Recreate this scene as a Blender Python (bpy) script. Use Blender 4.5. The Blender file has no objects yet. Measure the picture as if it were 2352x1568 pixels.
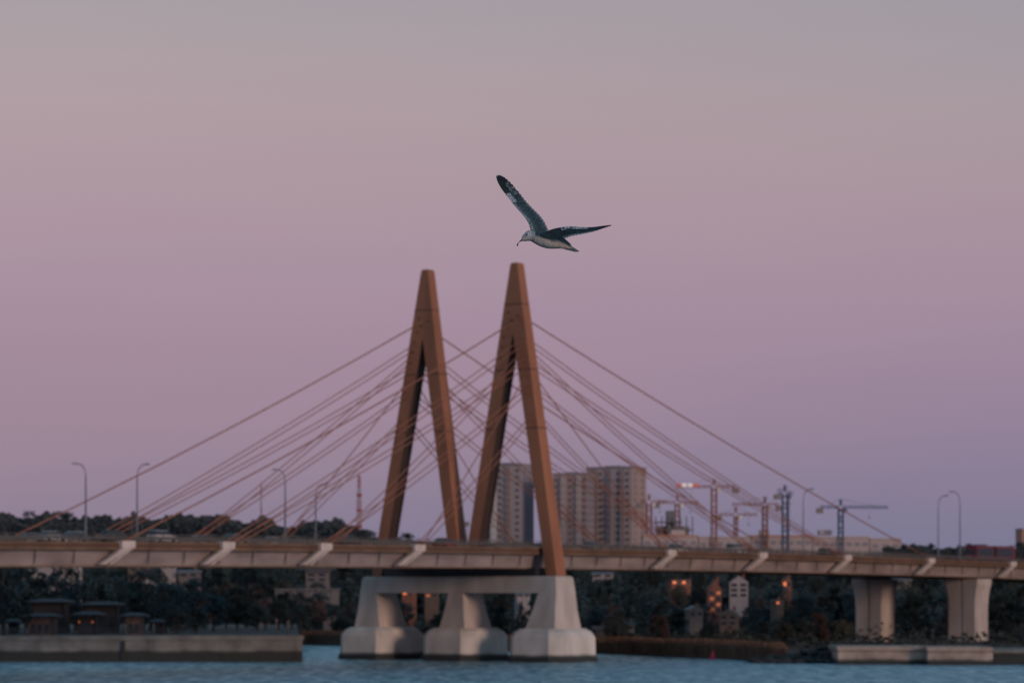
import bpy, bmesh, math, random
from mathutils import Vector, Matrix, noise
random.seed(7)
scn = bpy.context.scene
COL = scn.collection
F, CH, YH = 7000.0, 11.2, 1358.0
def P(px, py, D): return Vector(((px-1176)*D/F, D, CH+(YH-py)*D/F))
def lin(c):
    r = []
    for v in c:
        v = v/255.0
        r.append(v/12.92 if v <= 0.04045 else ((v+0.055)/1.055)**2.4)
    return (r[0], r[1], r[2], 1)

# ---------------------------------------------------------------- materials
def mat(name, col, rough=0.8, var=0.25, scale=1.0, metal=0.0, bump=0.0, emit=None, wet=None, detail=5, stretch=None, rnd=0.0):
    m = bpy.data.materials.new(name); m.use_nodes = True
    nt = m.node_tree; b = nt.nodes['Principled BSDF']
    b.inputs['Roughness'].default_value = rough; b.inputs['Metallic'].default_value = metal
    tc = nt.nodes.new('ShaderNodeTexCoord'); mp = nt.nodes.new('ShaderNodeMapping')
    nt.links.new(tc.outputs['Object'], mp.inputs['Vector'])
    if stretch: mp.inputs['Scale'].default_value = stretch
    nz = nt.nodes.new('ShaderNodeTexNoise'); nz.inputs['Scale'].default_value = scale; nz.inputs['Detail'].default_value = detail
    nt.links.new(mp.outputs[0], nz.inputs['Vector'])
    rp = nt.nodes.new('ShaderNodeValToRGB')
    rp.color_ramp.elements[0].position = 0.3; rp.color_ramp.elements[1].position = 0.7
    rp.color_ramp.elements[0].color = (col[0]*(1-var), col[1]*(1-var), col[2]*(1-var), 1)
    rp.color_ramp.elements[1].color = (min(1, col[0]*(1+var)), min(1, col[1]*(1+var)), min(1, col[2]*(1+var)), 1)
    nt.links.new(nz.outputs['Fac'], rp.inputs['Fac'])
    out = rp.outputs['Color']
    if rnd:
        oi = nt.nodes.new('ShaderNodeObjectInfo'); mr = nt.nodes.new('ShaderNodeMapRange')
        mr.inputs['To Min'].default_value = 1-rnd; mr.inputs['To Max'].default_value = 1+rnd
        nt.links.new(oi.outputs['Random'], mr.inputs['Value'])
        vm = nt.nodes.new('ShaderNodeVectorMath'); vm.operation = 'SCALE'
        nt.links.new(out, vm.inputs[0]); nt.links.new(mr.outputs[0], vm.inputs['Scale']); out = vm.outputs[0]
    if wet:
        ge = nt.nodes.new('ShaderNodeNewGeometry'); sp = nt.nodes.new('ShaderNodeSeparateXYZ'); nt.links.new(ge.outputs['Position'], sp.inputs[0])
        ad = nt.nodes.new('ShaderNodeMath'); ad.operation = 'MULTIPLY_ADD'; ad.inputs[1].default_value = 0.5
        nt.links.new(nz.outputs['Fac'], ad.inputs[0]); nt.links.new(sp.outputs['Z'], ad.inputs[2])
        mr = nt.nodes.new('ShaderNodeMapRange'); mr.inputs['From Min'].default_value = wet; mr.inputs['From Max'].default_value = wet+0.5
        nt.links.new(ad.outputs[0], mr.inputs['Value'])
        mx = nt.nodes.new('ShaderNodeMix'); mx.data_type = 'RGBA'; mx.inputs['A'].default_value = (0.03, 0.033, 0.033, 1)
        nt.links.new(mr.outputs[0], mx.inputs['Factor']); nt.links.new(out, mx.inputs['B']); out = mx.outputs['Result']
    nt.links.new(out, b.inputs['Base Color'])
    if bump:
        bp = nt.nodes.new('ShaderNodeBump'); bp.inputs['Strength'].default_value = bump; bp.inputs['Distance'].default_value = 0.2
        nt.links.new(nz.outputs['Fac'], bp.inputs['Height']); nt.links.new(bp.outputs[0], b.inputs['Normal'])
    if emit:
        b.inputs['Emission Color'].default_value = (*emit[:3], 1); b.inputs['Emission Strength'].default_value = emit[3]
    return m
M = {}
M['pylon'] = mat('pylon_paint', (0.315, 0.120, 0.060), 0.6, 0.18, 0.25, stretch=(1, 1, 0.3))
M['pylon_shade'] = mat('pylon_inner_shade', (0.045, 0.024, 0.018), 0.8, 0.15, 0.3)  # shade on the inner leg faces, painted as a darker brown
M['seam'] = mat('pylon_seam', (0.08, 0.035, 0.025), 0.7, 0.1)
M['cable'] = mat('cable_sheath', (0.30, 0.105, 0.055), 0.5, 0.1)
M['edge'] = mat('edge_beam_paint', (0.145, 0.08, 0.046), 0.7, 0.3, 0.3)
M['girder'] = mat('girder_paint', (0.27, 0.215, 0.205), 0.7, 0.3, 0.15, stretch=(1, 1, 3))
M['bracket'] = mat('bracket_paint', (0.56, 0.46, 0.42), 0.6, 0.15, 0.8)
M['rail'] = mat('galvanised_rail', (0.14, 0.125, 0.12), 0.5, 0.15, 1, metal=0.3)
M['asphalt'] = mat('asphalt', (0.05, 0.05, 0.052), 0.9, 0.2, 2)
M['marking'] = mat('road_paint', (0.7, 0.7, 0.68), 0.7, 0.1, 3)
M['bearing'] = mat('bearing_steel', (0.02, 0.02, 0.025), 0.6, 0.2)
M['groove'] = mat('groove_concrete', (0.13, 0.11, 0.10), 0.9, 0.2)
M['pier'] = mat('pier_concrete', (0.56, 0.505, 0.465), 0.85, 0.26, 0.25, bump=0.2, wet=1.1, stretch=(1, 1, 0.5))
M['pier_top'] = mat('column_concrete', (0.46, 0.395, 0.36), 0.85, 0.22, 0.3, bump=0.15, stretch=(1, 1, 0.35))
M['quay'] = mat('quay_concrete', (0.165, 0.165, 0.16), 0.9, 0.35, 0.35, bump=0.2, wet=1.7)
M['caisson'] = mat('caisson_concrete', (0.32, 0.25, 0.215), 0.9, 0.35, 0.4, bump=0.2, wet=0.8)
M['paving'] = mat('quay_paving', (0.07, 0.07, 0.07), 0.9, 0.2, 0.5)
M['stone'] = mat('wet_stone', (0.022, 0.025, 0.028), 0.8, 0.3, 1.2, bump=0.3)
M['steel_dark'] = mat('dark_steel', (0.02, 0.025, 0.03), 0.5, 0.2)
M['lamp'] = mat('lamp_post_metal', (0.20, 0.185, 0.21), 0.5, 0.1, metal=0.2)
M['soil'] = mat('bank_soil', (0.028, 0.036, 0.034), 0.95, 0.4, 0.03)
M['bark'] = mat('bark', (0.035, 0.03, 0.028), 0.9, 0.3, 3)
M['leaf_teal'] = mat('foliage_dark', (0.015, 0.034, 0.040), 0.8, 0.6, 0.35, rnd=0.35)
M['leaf_olive'] = mat('foliage_olive', (0.034, 0.042, 0.037), 0.8, 0.55, 0.35, rnd=0.3)
M['leaf_rust'] = mat('foliage_rust', (0.070, 0.044, 0.040), 0.8, 0.5, 0.4, rnd=0.3)
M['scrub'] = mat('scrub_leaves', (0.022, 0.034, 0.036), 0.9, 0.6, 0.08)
M['scrub_hazed'] = mat('far_wood_hazed', (0.040, 0.052, 0.060), 0.9, 0.4, 0.08)  # distance haze painted in: paler, bluer than the near scrub
M['reed'] = mat('reed', (0.155, 0.088, 0.060), 0.9, 0.2, 0.15)
M['win_dark'] = mat('window_glass', (0.03, 0.035, 0.045), 0.2, 0.2)
M['win_mid'] = mat('tower_window', (0.15, 0.125, 0.145), 0.3, 0.3, 0.1)
M['win_glint'] = mat('sunset_glint_pane', (0.8, 0.25, 0.1), 0.4, 0.1, emit=(1.0, 0.21, 0.055, 0.8))  # sunset glint on house panes, painted in as orange emission
M['glint_lamp_glow'] = mat('faint_glint_and_lamp', (0.5, 0.2, 0.1), 0.4, 0.1, emit=(1.0, 0.22, 0.08, 0.3))  # fainter painted glint on panes; also colours the small pavilion lamps
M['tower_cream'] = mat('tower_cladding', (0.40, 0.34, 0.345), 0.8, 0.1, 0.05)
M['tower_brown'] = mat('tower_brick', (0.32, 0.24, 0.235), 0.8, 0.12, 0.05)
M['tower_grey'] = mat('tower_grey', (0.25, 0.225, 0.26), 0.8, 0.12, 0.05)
M['white'] = mat('white_paint', (0.62, 0.58, 0.57), 0.7, 0.1, 0.5)
M['mall'] = mat('mall_cladding', (0.42, 0.345, 0.35), 0.7, 0.12, 0.05)
M['mall_orange'] = mat('mall_parapet', (0.46, 0.25, 0.19), 0.7, 0.12, 0.05)
M['con_grey'] = mat('raw_concrete', (0.17, 0.17, 0.19), 0.9, 0.2, 0.1)
M['crane_orange'] = mat('crane_orange', (0.36, 0.13, 0.085), 0.6, 0.1)
M['crane_blue'] = mat('crane_blue', (0.07, 0.12, 0.20), 0.6, 0.1)
M['mast_red'] = mat('mast_red', (0.33, 0.08, 0.08), 0.6, 0.1)
M['counter'] = mat('counterweight', (0.22, 0.2, 0.2), 0.8, 0.1)
M['sign_white'] = mat('lit_white_panel', (0.8, 0.75, 0.75), 0.5, 0.05, emit=(1, 0.85, 0.85, 0.22))
M['sign_red'] = mat('lit_red_panel', (0.6, 0.15, 0.12), 0.5, 0.05, emit=(1, 0.22, 0.15, 0.12))
M['roof_dark'] = mat('roof_dark', (0.035, 0.04, 0.05), 0.8, 0.25, 1)
M['roof_brown'] = mat('roof_brown', (0.09, 0.055, 0.05), 0.8, 0.25, 1)
M['roof_grey'] = mat('roof_metal', (0.14, 0.135, 0.155), 0.6, 0.2, 1)
M['wall_pale'] = mat('house_plaster_pale', (0.15, 0.13, 0.13), 0.85, 0.2, 0.6)
M['wall_white'] = mat('house_plaster_white', (0.33, 0.295, 0.305), 0.85, 0.15, 0.6)
M['wall_brick'] = mat('house_brick', (0.22, 0.09, 0.062), 0.85, 0.2, 0.9)
M['wall_tan'] = mat('house_tan', (0.13, 0.095, 0.08), 0.85, 0.2, 0.6)
M['hut_tan'] = mat('hut_boards', (0.15, 0.105, 0.09), 0.85, 0.25, 0.9)
M['hut_dark'] = mat('hut_dark_boards', (0.045, 0.036, 0.038), 0.85, 0.25, 0.9)
M['bus_red'] = mat('bus_red', (0.17, 0.006, 0.018), 0.35, 0.08)
M['car_white'] = mat('car_white', (0.42, 0.40, 0.40), 0.3, 0.05)
M['car_grey'] = mat('car_grey', (0.18, 0.19, 0.21), 0.3, 0.05)
M['car_dark'] = mat('car_dark', (0.035, 0.035, 0.045), 0.3, 0.05)
M['car_red'] = mat('car_red', (0.3, 0.03, 0.03), 0.3, 0.05)
M['tyre'] = mat('tyre', (0.02, 0.02, 0.02), 0.9, 0.1)
M['buoy'] = mat('buoy_red', (0.60, 0.015, 0.05), 0.5, 0.1)
M['bill'] = mat('bill_horn', (0.05, 0.04, 0.038), 0.5, 0.1, 60)
M['eye'] = mat('eye_black', (0.01, 0.01, 0.01), 0.15, 0.0)

# ---------------------------------------------------------------- mesh helper
class MB:
    def __init__(s): s.v = []; s.f = []; s.m = []
    def add(s, vs, fs, mi=0):
        o = len(s.v); s.v += [tuple(p) for p in vs]
        for f in fs: s.f.append(tuple(i+o for i in f)); s.m.append(mi)
    def box(s, x0, x1, y0, y1, z0, z1, T=None, mi=0):
        vs = [(x, y, z) for z in (z0, z1) for x, y in ((x0, y0), (x1, y0), (x1, y1), (x0, y1))]
        if T: vs = [T(*p) for p in vs]
        s.add(vs, [(0, 3, 2, 1), (4, 5, 6, 7), (0, 1, 5, 4), (1, 2, 6, 5), (2, 3, 7, 6), (3, 0, 4, 7)], mi)
    def loft(s, rings, mi=0, cap=True, T=None):
        n = len(rings[0]); vs = [p for r in rings for p in r]
        if T: vs = [T(*p) for p in vs]
        fs = []
        for k in range(len(rings)-1):
            for i in range(n):
                j = (i+1) % n; fs.append((k*n+i, k*n+j, (k+1)*n+j, (k+1)*n+i))
        if cap: fs.append(tuple(reversed(range(n)))); fs.append(tuple((len(rings)-1)*n+i for i in range(n)))
        s.add(vs, fs, mi)
    def tube(s, pts, rad, n=6, mi=0):
        pts = [Vector(p) for p in pts]
        if not isinstance(rad, (list, tuple)): rad = [rad]*len(pts)
        rings = []
        for i, p in enumerate(pts):
            d = (pts[min(i+1, len(pts)-1)]-pts[max(i-1, 0)]).normalized()
            up = Vector((0, 0, 1)) if abs(d.z) < 0.95 else Vector((1, 0, 0))
            a = d.cross(up).normalized(); b = d.cross(a)
            rings.append([tuple(p+(a*math.cos(2*math.pi*k/n)+b*math.sin(2*math.pi*k/n))*rad[i]) for k in range(n)])
        s.loft(rings, mi)
    def build(s, name, mats, parent=None, off=None, smooth=False, recalc=True):
        me = bpy.data.meshes.new(name)
        vs = s.v
        if off is not None: vs = [(a-off[0], b-off[1], c-off[2]) for a, b, c in vs]
        me.from_pydata(vs, [], s.f)
        if not isinstance(mats, (list, tuple)): mats = [mats]
        for m in mats: me.materials.append(m)
        me.polygons.foreach_set('material_index', s.m)
        if smooth: me.polygons.foreach_set('use_smooth', [True]*len(s.f))
        if recalc:
            bm = bmesh.new(); bm.from_mesh(me); bmesh.ops.recalc_face_normals(bm, faces=bm.faces); bm.to_mesh(me); bm.free()
        me.update()
        o = bpy.data.objects.new(name, me); COL.objects.link(o)
        if parent: o.parent = parent
        return o
def thing(name, label, cat, loc=(0, 0, 0), rotz=0, group=None, scale=None):
    o = bpy.data.objects.new(name, None); COL.objects.link(o); o.empty_display_size = 0.5
    o.location = loc; o.rotation_euler = (0, 0, rotz)
    if scale: o.scale = scale
    o['label'] = label; o['category'] = cat
    if group: o['group'] = group
    return o
def tag(o, label, cat, group=None):
    o['label'] = label; o['category'] = cat
    if group: o['group'] = group
    return o
def struct(o): o['kind'] = 'structure'; return o
def stuff(o, label, cat): o['kind'] = 'stuff'; o['label'] = label; o['category'] = cat; return o
def dup(root, loc, rotz, label=None, group=None, scale=None):
    r = root.copy(); COL.objects.link(r); r.location = loc; r.rotation_euler = (0, 0, rotz)
    if label: r['label'] = label
    if group: r['group'] = group
    if scale: r.scale = scale
    for ch in list(root.children):
        c = ch.copy(); COL.objects.link(c); c.parent = r
        for g in list(ch.children):
            d = g.copy(); COL.objects.link(d); d.parent = c
    return r

# ---------------------------------------------------------------- world, sun, camera
w = bpy.data.worlds.new("World"); scn.world = w; w.use_nodes = True
nt = w.node_tree; bg = nt.nodes['Background']
tc = nt.nodes.new('ShaderNodeTexCoord'); sp = nt.nodes.new('ShaderNodeSeparateXYZ')
nt.links.new(tc.outputs['Generated'], sp.inputs[0])
def noise_node(scale, det, st):
    nz = nt.nodes.new('ShaderNodeTexNoise'); nz.inputs['Scale'].default_value = scale; nz.inputs['Detail'].default_value = det
    mp = nt.nodes.new('ShaderNodeMapping'); mp.inputs['Scale'].default_value = st; mp.inputs['Rotation'].default_value = (0, 0.12, 0)
    nt.links.new(tc.outputs['Generated'], mp.inputs[0]); nt.links.new(mp.outputs[0], nz.inputs['Vector']); return nz
band = noise_node(4, 3, (1, 1, 6))
zz = nt.nodes.new('ShaderNodeMath'); zz.operation = 'MULTIPLY_ADD'; zz.inputs[1].default_value = 0.035
nt.links.new(band.outputs['Fac'], zz.inputs[0]); nt.links.new(sp.outputs['Z'], zz.inputs[2])
z2 = nt.nodes.new('ShaderNodeMath'); z2.operation = 'SUBTRACT'; z2.inputs[1].default_value = 0.0175; nt.links.new(zz.outputs[0], z2.inputs[0])
def ramp(stops):
    mu = nt.nodes.new('ShaderNodeMath'); mu.operation = 'MULTIPLY'; mu.inputs[1].default_value = 2.0; mu.use_clamp = True
    nt.links.new(z2.outputs[0], mu.inputs[0])
    r = nt.nodes.new('ShaderNodeValToRGB'); r.color_ramp.interpolation = 'B_SPLINE'
    el = r.color_ramp.elements
    while len(el) < len(stops): el.new(0.5)
    for e, (p, c) in zip(el, stops): e.position = p*2; e.color = lin(c)
    nt.links.new(mu.outputs[0], r.inputs['Fac']); return r
rl = ramp([(0, (128, 123, 146)), (0.018, (138, 126, 147)), (0.04, (151, 132, 150)), (0.07, (163, 139, 154)), (0.10, (168, 144, 161)), (0.13, (175, 153, 162)), (0.16, (178, 160, 165)), (0.188, (169, 160, 165)), (0.21, (163, 158, 164)), (0.32, (124, 144, 165)), (0.5, (88, 132, 158))])
rr = ramp([(0, (113, 119, 146)), (0.018, (124, 121, 147)), (0.04, (139, 126, 150)), (0.07, (155, 134, 156)), (0.10, (164, 141, 159)), (0.13, (170, 150, 158)), (0.16, (168, 154, 160)), (0.188, (160, 154, 162)), (0.21, (156, 154, 163)), (0.32, (122, 144, 165)), (0.5, (88, 132, 158))])
nz = noise_node(6, 2, (1, 1, 4))
ma = nt.nodes.new('ShaderNodeMath'); ma.operation = 'MULTIPLY_ADD'; ma.inputs[1].default_value = 0.10
nt.links.new(nz.outputs['Fac'], ma.inputs[0]); nt.links.new(sp.outputs['X'], ma.inputs[2])
mr = nt.nodes.new('ShaderNodeMapRange'); mr.inputs['From Min'].default_value = -0.08; mr.inputs['From Max'].default_value = 0.24
nt.links.new(ma.outputs[0], mr.inputs['Value'])
mx = nt.nodes.new('ShaderNodeMix'); mx.data_type = 'RGBA'
nt.links.new(mr.outputs[0], mx.inputs['Factor']); nt.links.new(rl.outputs[0], mx.inputs['A']); nt.links.new(rr.outputs[0], mx.inputs['B'])
nt.links.new(mx.outputs['Result'], bg.inputs['Color']); bg.inputs['Strength'].default_value = 1.0

sd = bpy.data.lights.new('sun', 'SUN'); so = bpy.data.objects.new('sun', sd); COL.objects.link(so)
sd.energy = 1.35; sd.angle = math.radians(12); sd.color = (1.0, 0.69, 0.54)
so.rotation_euler = Vector((0.66, -0.74, 0.15)).to_track_quat('Z', 'Y').to_euler()

cd = bpy.data.cameras.new('camera'); co = bpy.data.objects.new('camera', cd); COL.objects.link(co)
co.location = (0, 0, CH); co.rotation_euler = (math.radians(90), 0, 0)
cd.sensor_width = 36; cd.lens = F/2352*36; cd.shift_y = (YH-784)/2352; cd.clip_end = 30000; cd.clip_start = 0.5
cd.dof.use_dof = True; cd.dof.focus_distance = 27.0; cd.dof.aperture_fstop = 3.3
scn.camera = co
scn.view_settings.view_transform = 'Standard'; scn.view_settings.look = 'None'; scn.view_settings.exposure = 0

# ---------------------------------------------------------------- water, terrain
def smooth(t): t = max(0, min(1, t)); return t*t*(3-2*t)
def Ds(x):
    if x < -43: return 643
    if x < 20: return 643-(x+43)*(98/63.0)
    if x < 42: return 545-(x-20)*(55/22.0)
    return 490-min(12, (x-42))
def terr(x, D):
    d = D-Ds(x)
    if d < 0: return max(-3.0, d*0.2)
    n = noise.noise(Vector((x*0.012, D*0.012, 0)))
    z = min(0.8, d*0.15) + 15.5*smooth((D-655)/270) + n*2.0*smooth((D-680)/100)
    lf = smooth((80-x)/220.0)
    z += (4+11*lf)*smooth((D-950)/250)
    return z
mb = MB(); xs = [-900, -600, -420]+[-330+i*6 for i in range(111)]+[420, 600, 900]; ys = [430+i*10 for i in range(60)]+[1040+i*25 for i in range(28)]+[2500, 5000, 12000]
vs = [(x, y, terr(x, min(y, 1700))) for y in ys for x in xs]; nx = len(xs)
mb.add(vs, [(j*nx+i, j*nx+i+1, (j+1)*nx+i+1, (j+1)*nx+i) for j in range(len(ys)-1) for i in range(nx-1)])
struct(mb.build('ground', M['soil'], smooth=True))
wm = bpy.data.materials.new('river_water'); wm.use_nodes = True; n2 = wm.node_tree
for n in list(n2.nodes):
    if n.type == 'BSDF_PRINCIPLED': n2.nodes.remove(n)
outw = [n for n in n2.nodes if n.type == 'OUTPUT_MATERIAL'][0]
df = n2.nodes.new('ShaderNodeBsdfDiffuse'); gl = n2.nodes.new('ShaderNodeBsdfGlossy'); ms = n2.nodes.new('ShaderNodeMixShader')
gl.inputs['Roughness'].default_value = 0.25; ms.inputs['Fac'].default_value = 0.58
t2 = n2.nodes.new('ShaderNodeTexCoord')
def wn(sc, det):
    m_ = n2.nodes.new('ShaderNodeMapping'); m_.inputs['Scale'].default_value = sc
    n_ = n2.nodes.new('ShaderNodeTexNoise'); n_.inputs['Scale'].default_value = 1.0; n_.inputs['Detail'].default_value = det; n_.inputs['Roughness'].default_value = 0.7
    n2.links.new(t2.outputs['Object'], m_.inputs[0]); n2.links.new(m_.outputs[0], n_.inputs['Vector']); return n_
na = wn((0.35, 0.5, 1), 6); nb = wn((0.2, 0.09, 1), 5); nc = wn((0.55, 0.10, 1), 6)
ad = n2.nodes.new('ShaderNodeMath'); ad.operation = 'MULTIPLY_ADD'; ad.inputs[1].default_value = 2.0
n2.links.new(nb.outputs['Fac'], ad.inputs[0]); n2.links.new(na.outputs['Fac'], ad.inputs[2])
bp = n2.nodes.new('ShaderNodeBump'); bp.inputs['Strength'].default_value = 1.0; bp.inputs['Distance'].default_value = 0.5
n2.links.new(ad.outputs[0], bp.inputs['Height']); n2.links.new(bp.outputs[0], gl.inputs['Normal']); n2.links.new(bp.outputs[0], df.inputs['Normal'])
def wr(src, c0, c1, p0=.38, p1=.62):
    r = n2.nodes.new('ShaderNodeValToRGB'); r.color_ramp.elements[0].position = p0; r.color_ramp.elements[1].position = p1
    r.color_ramp.elements[0].color = (*c0, 1); r.color_ramp.elements[1].color = (*c1, 1); n2.links.new(src, r.inputs['Fac']); return r
r1 = wr(nc.outputs['Fac'], (0.09, 0.145, 0.19), (0.33, 0.42, 0.49)); r2 = wr(nc.outputs['Fac'], (0.30, 0.50, 0.58), (0.68, 0.93, 0.98))
n2.links.new(r1.outputs[0], df.inputs['Color']); n2.links.new(r2.outputs[0], gl.inputs['Color'])
n2.links.new(df.outputs[0], ms.inputs[1]); n2.links.new(gl.outputs[0], ms.inputs[2]); n2.links.new(ms.outputs[0], outw.inputs['Surface'])
mb = MB(); mb.add([(-3000, -200, 0), (3000, -200, 0), (3000, 1000, 0), (-3000, 1000, 0)], [(0, 1, 2, 3)])
struct(mb.build('water', wm))

# ---------------------------------------------------------------- bridge
AX = (0.582, 0.813)
def B(t, s, z): return (6.2-AX[1]*t+AX[0]*s, 490+AX[0]*t+AX[1]*s, z)
def s_at(px, t):
    k = (px-1176)/F; x0 = 6.2-AX[1]*t; y0 = 490+AX[0]*t
    return (k*y0-x0)/(AX[0]-AX[1]*k)
def zr(s): return 18.2-3.5e-5*s*s
ROT = math.atan2(AX[1], AX[0])
O = Vector(B(16.5, 0, 0))
bridge = thing('cable_stayed_bridge', 'long cable-stayed road bridge with a brown M-shaped pylon over the river', 'bridge', O)
def sweep(mb, prof, s0, s1, step=6, mi=0):
    n = max(1, int((s1-s0)/step)); rings = []
    for i in range(n+1):
        s = s0+(s1-s0)*i/n; rings.append([B(t, s, zr(s)+dz) for t, dz in prof])
    mb.loft(rings, mi)
S0, S1 = -190, 260
mb = MB(); sweep(mb, [(2.7, -0.75), (30.3, -0.75), (29.6, -3.15), (3.4, -3.15)], S0, S1)
g = mb.build('box_girder', M['girder'], bridge, O)
mb = MB(); sweep(mb, [(3.15, -3.16), (4.2, -3.16), (4.2, -3.34), (3.15, -3.34)], S0, S1); mb.build('bottom_flange', M['edge'], g, O)
s = S0+3
while s < S1:
    mb = MB(); mb.box(2.55, 2.76, s-0.1, s+0.1, zr(s)-2.9, zr(s)-0.85, B); mb.build('web_stiffener', M['girder'], g, O); s += 7.3
mb = MB(); sweep(mb, [(2.2, -0.7), (30.8, -0.7), (30.8, -0.06), (2.2, -0.06)], S0, S1); mb.build('deck_slab', M['bearing'], bridge, O)
mb = MB(); sweep(mb, [(3.2, -0.056), (29.8, -0.056), (29.8, 0.0), (3.2, 0.0)], S0, S1); rd = mb.build('roadway', M['asphalt'], bridge, O)
for ta in (4.2, 14.2, 18.8, 28.6):
    mb = MB(); sweep(mb, [(ta, 0.004), (ta+0.15, 0.004), (ta+0.15, 0.006), (ta, 0.006)], S0, S1, 10)
    mb.build('edge_line', M['marking'], rd, O)
for t0, t1 in ((1.5, 2.2), (30.8, 31.5)):
    mb = MB(); sweep(mb, [(t0, -1.05), (t1, -1.05), (t1, 0.06), (t0, 0.06)], S0, S1)
    eb = mb.build('edge_beam', M['edge'], bridge, O)
    tt = t0-0.05 if t0 < 10 else t1+0.05
    mb = MB(); sweep(mb, [(tt-0.05, -0.55), (tt+0.05, -0.55), (tt+0.05, -0.3), (tt-0.05, -0.3)], S0, S1)
    mb.build('edge_moulding', M['seam'], eb, O)
for t in (2.0, 31.0):
    mb = MB()
    for dz in (0.45, 0.78, 1.1):
        sweep(mb, [(t-0.04, dz-0.04), (t+0.04, dz-0.04), (t+0.04, dz+0.04), (t-0.04, dz+0.04)], S0, S1)
    s = S0
    while s < S1:
        mb.box(t-0.05, t+0.05, s-0.05, s+0.05, zr(s)+0.06, zr(s)+1.12, B); s += 2.5
    mb.build('guard_rail', M['rail'], bridge, O)
for t in (3.6, 14.9, 18.1, 29.4):
    mb = MB(); sweep(mb, [(t-0.06, 0.45), (t+0.06, 0.45), (t+0.06, 0.78), (t-0.06, 0.78)], S0, S1)
    s = S0+1
    while s < S1: mb.box(t-0.05, t+0.05, s-0.05, s+0.05, zr(s), zr(s)+0.46, B); s += 4
    mb.build('crash_barrier', M['rail'], bridge, O)
near_s = {1: [s_at(p, 1.8) for p in (955, 740, 515, 285)], 2: [s_at(p, 1.8) for p in (1535, 1745, 1940, 2132)]}
brs = [s_at(30, 1.8)-6]+near_s[1]+near_s[2]+[s_at(2320, 1.8)]
for side in (0, 1):
    for s in brs:
        mb = MB(); z = zr(s)
        f = (lambda t: t) if side == 0 else (lambda t: 33-t)
        mb.box(min(f(0.9), f(2.15)), max(f(0.9), f(2.15)), s-1.3, s+1.3, z-0.75, z+0.2, B)
        def quad(t0, t1, sc_, zc_, h_): return [(f(t0), sc_-h_, zc_), (f(t0), sc_+h_, zc_), (f(t1), sc_+h_, zc_), (f(t1), sc_-h_, zc_)]
        mb.loft([quad(0.9, 1.9, s-0.3, z-0.75, 0.8), quad(1.9, 2.7, s-3.9, z-3.0, 0.5)], T=B)
        mb.loft([quad(1.0, 1.4, s+0.9, z-0.76, 0.28), quad(1.9, 2.5, s-2.6, z-3.0, 0.25)], T=B)
        mb.build('cable_bracket', M['bracket'], bridge, O)
# pylon
ZT, ZG, ZB = 64.4, 53.0, 13.75
def hw(z): return 0.62+(ZT-z)*0.172
def hi(z): return max(0.0, (ZG-z)*0.186)
def dd(z): return 0.95+(ZT-z)*0.008
PY = ((6.6, 0.012), (24.75, 0.028))
def cen(i, z): return PY[i][0]+PY[i][1]*(ZT-z)
for ci in (0, 1):
    c = lambda z: cen(ci, z)
    mb = MB()
    zs = [ZG, 57, 61, ZT-0.25]
    mb.loft([[(c(z)-hw(z), -dd(z), z), (c(z)+hw(z), -dd(z), z), (c(z)+hw(z), dd(z), z), (c(z)-hw(z), dd(z), z)] for z in zs]
            + [[(c(ZT)-hw(ZT)+.12, -dd(ZT)+.12, ZT), (c(ZT)+hw(ZT)-.12, -dd(ZT)+.12, ZT), (c(ZT)+hw(ZT)-.12, dd(ZT)-.12, ZT), (c(ZT)-hw(ZT)+.12, dd(ZT)-.12, ZT)]], T=B)
    pf = mb.build('pylon_head', M['pylon'], bridge, O)
    for sg in (-1, 1):
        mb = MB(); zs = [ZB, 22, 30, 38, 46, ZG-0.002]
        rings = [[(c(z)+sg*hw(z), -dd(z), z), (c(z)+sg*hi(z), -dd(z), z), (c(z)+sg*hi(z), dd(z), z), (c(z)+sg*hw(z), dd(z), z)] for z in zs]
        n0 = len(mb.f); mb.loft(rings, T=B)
        for k in range(len(zs)-1): mb.m[n0+k*4+1] = 1  # inner faces get the painted shade
        mb.build('pylon_leg', [M['pylon'], M['pylon_shade']], pf, O)
        for z in (47.0, 37.5):
            mb = MB(); e = 0.03
            mb.loft([[(c(q)+sg*(hw(q)+e), -dd(q)-e, q), (c(q)+sg*(hi(q)-e), -dd(q)-e, q), (c(q)+sg*(hi(q)-e), dd(q)+e, q), (c(q)+sg*(hw(q)+e), dd(q)+e, q)] for q in (z, z+0.16)], T=B)
            mb.build('joint_collar', M['seam'], pf, O)
    mb = MB(); z = 57.6; e = 0.03
    mb.loft([[(c(q)-hw(q)-e, -dd(q)-e, q), (c(q)+hw(q)+e, -dd(q)-e, q), (c(q)+hw(q)+e, dd(q)+e, q), (c(q)-hw(q)-e, dd(q)+e, q)] for q in (z, z+0.16)], T=B)
    mb.build('joint_collar', M['seam'], pf, O)
    for z, dt in ((56.2, 0.9), (54.9, 0.3), (53.9, 1.1), (52.3, 1.7), (50.6, 2.0), (48.9, 2.3), (55.6, -1.0)):
        mb = MB(); mb.box(c(z)+dt-0.16, c(z)+dt+0.16, -dd(z)-0.06, -dd(z)+0.05, z, z+0.3, B)
        mb.build('anchor_port', M['seam'], pf, O)
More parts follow.
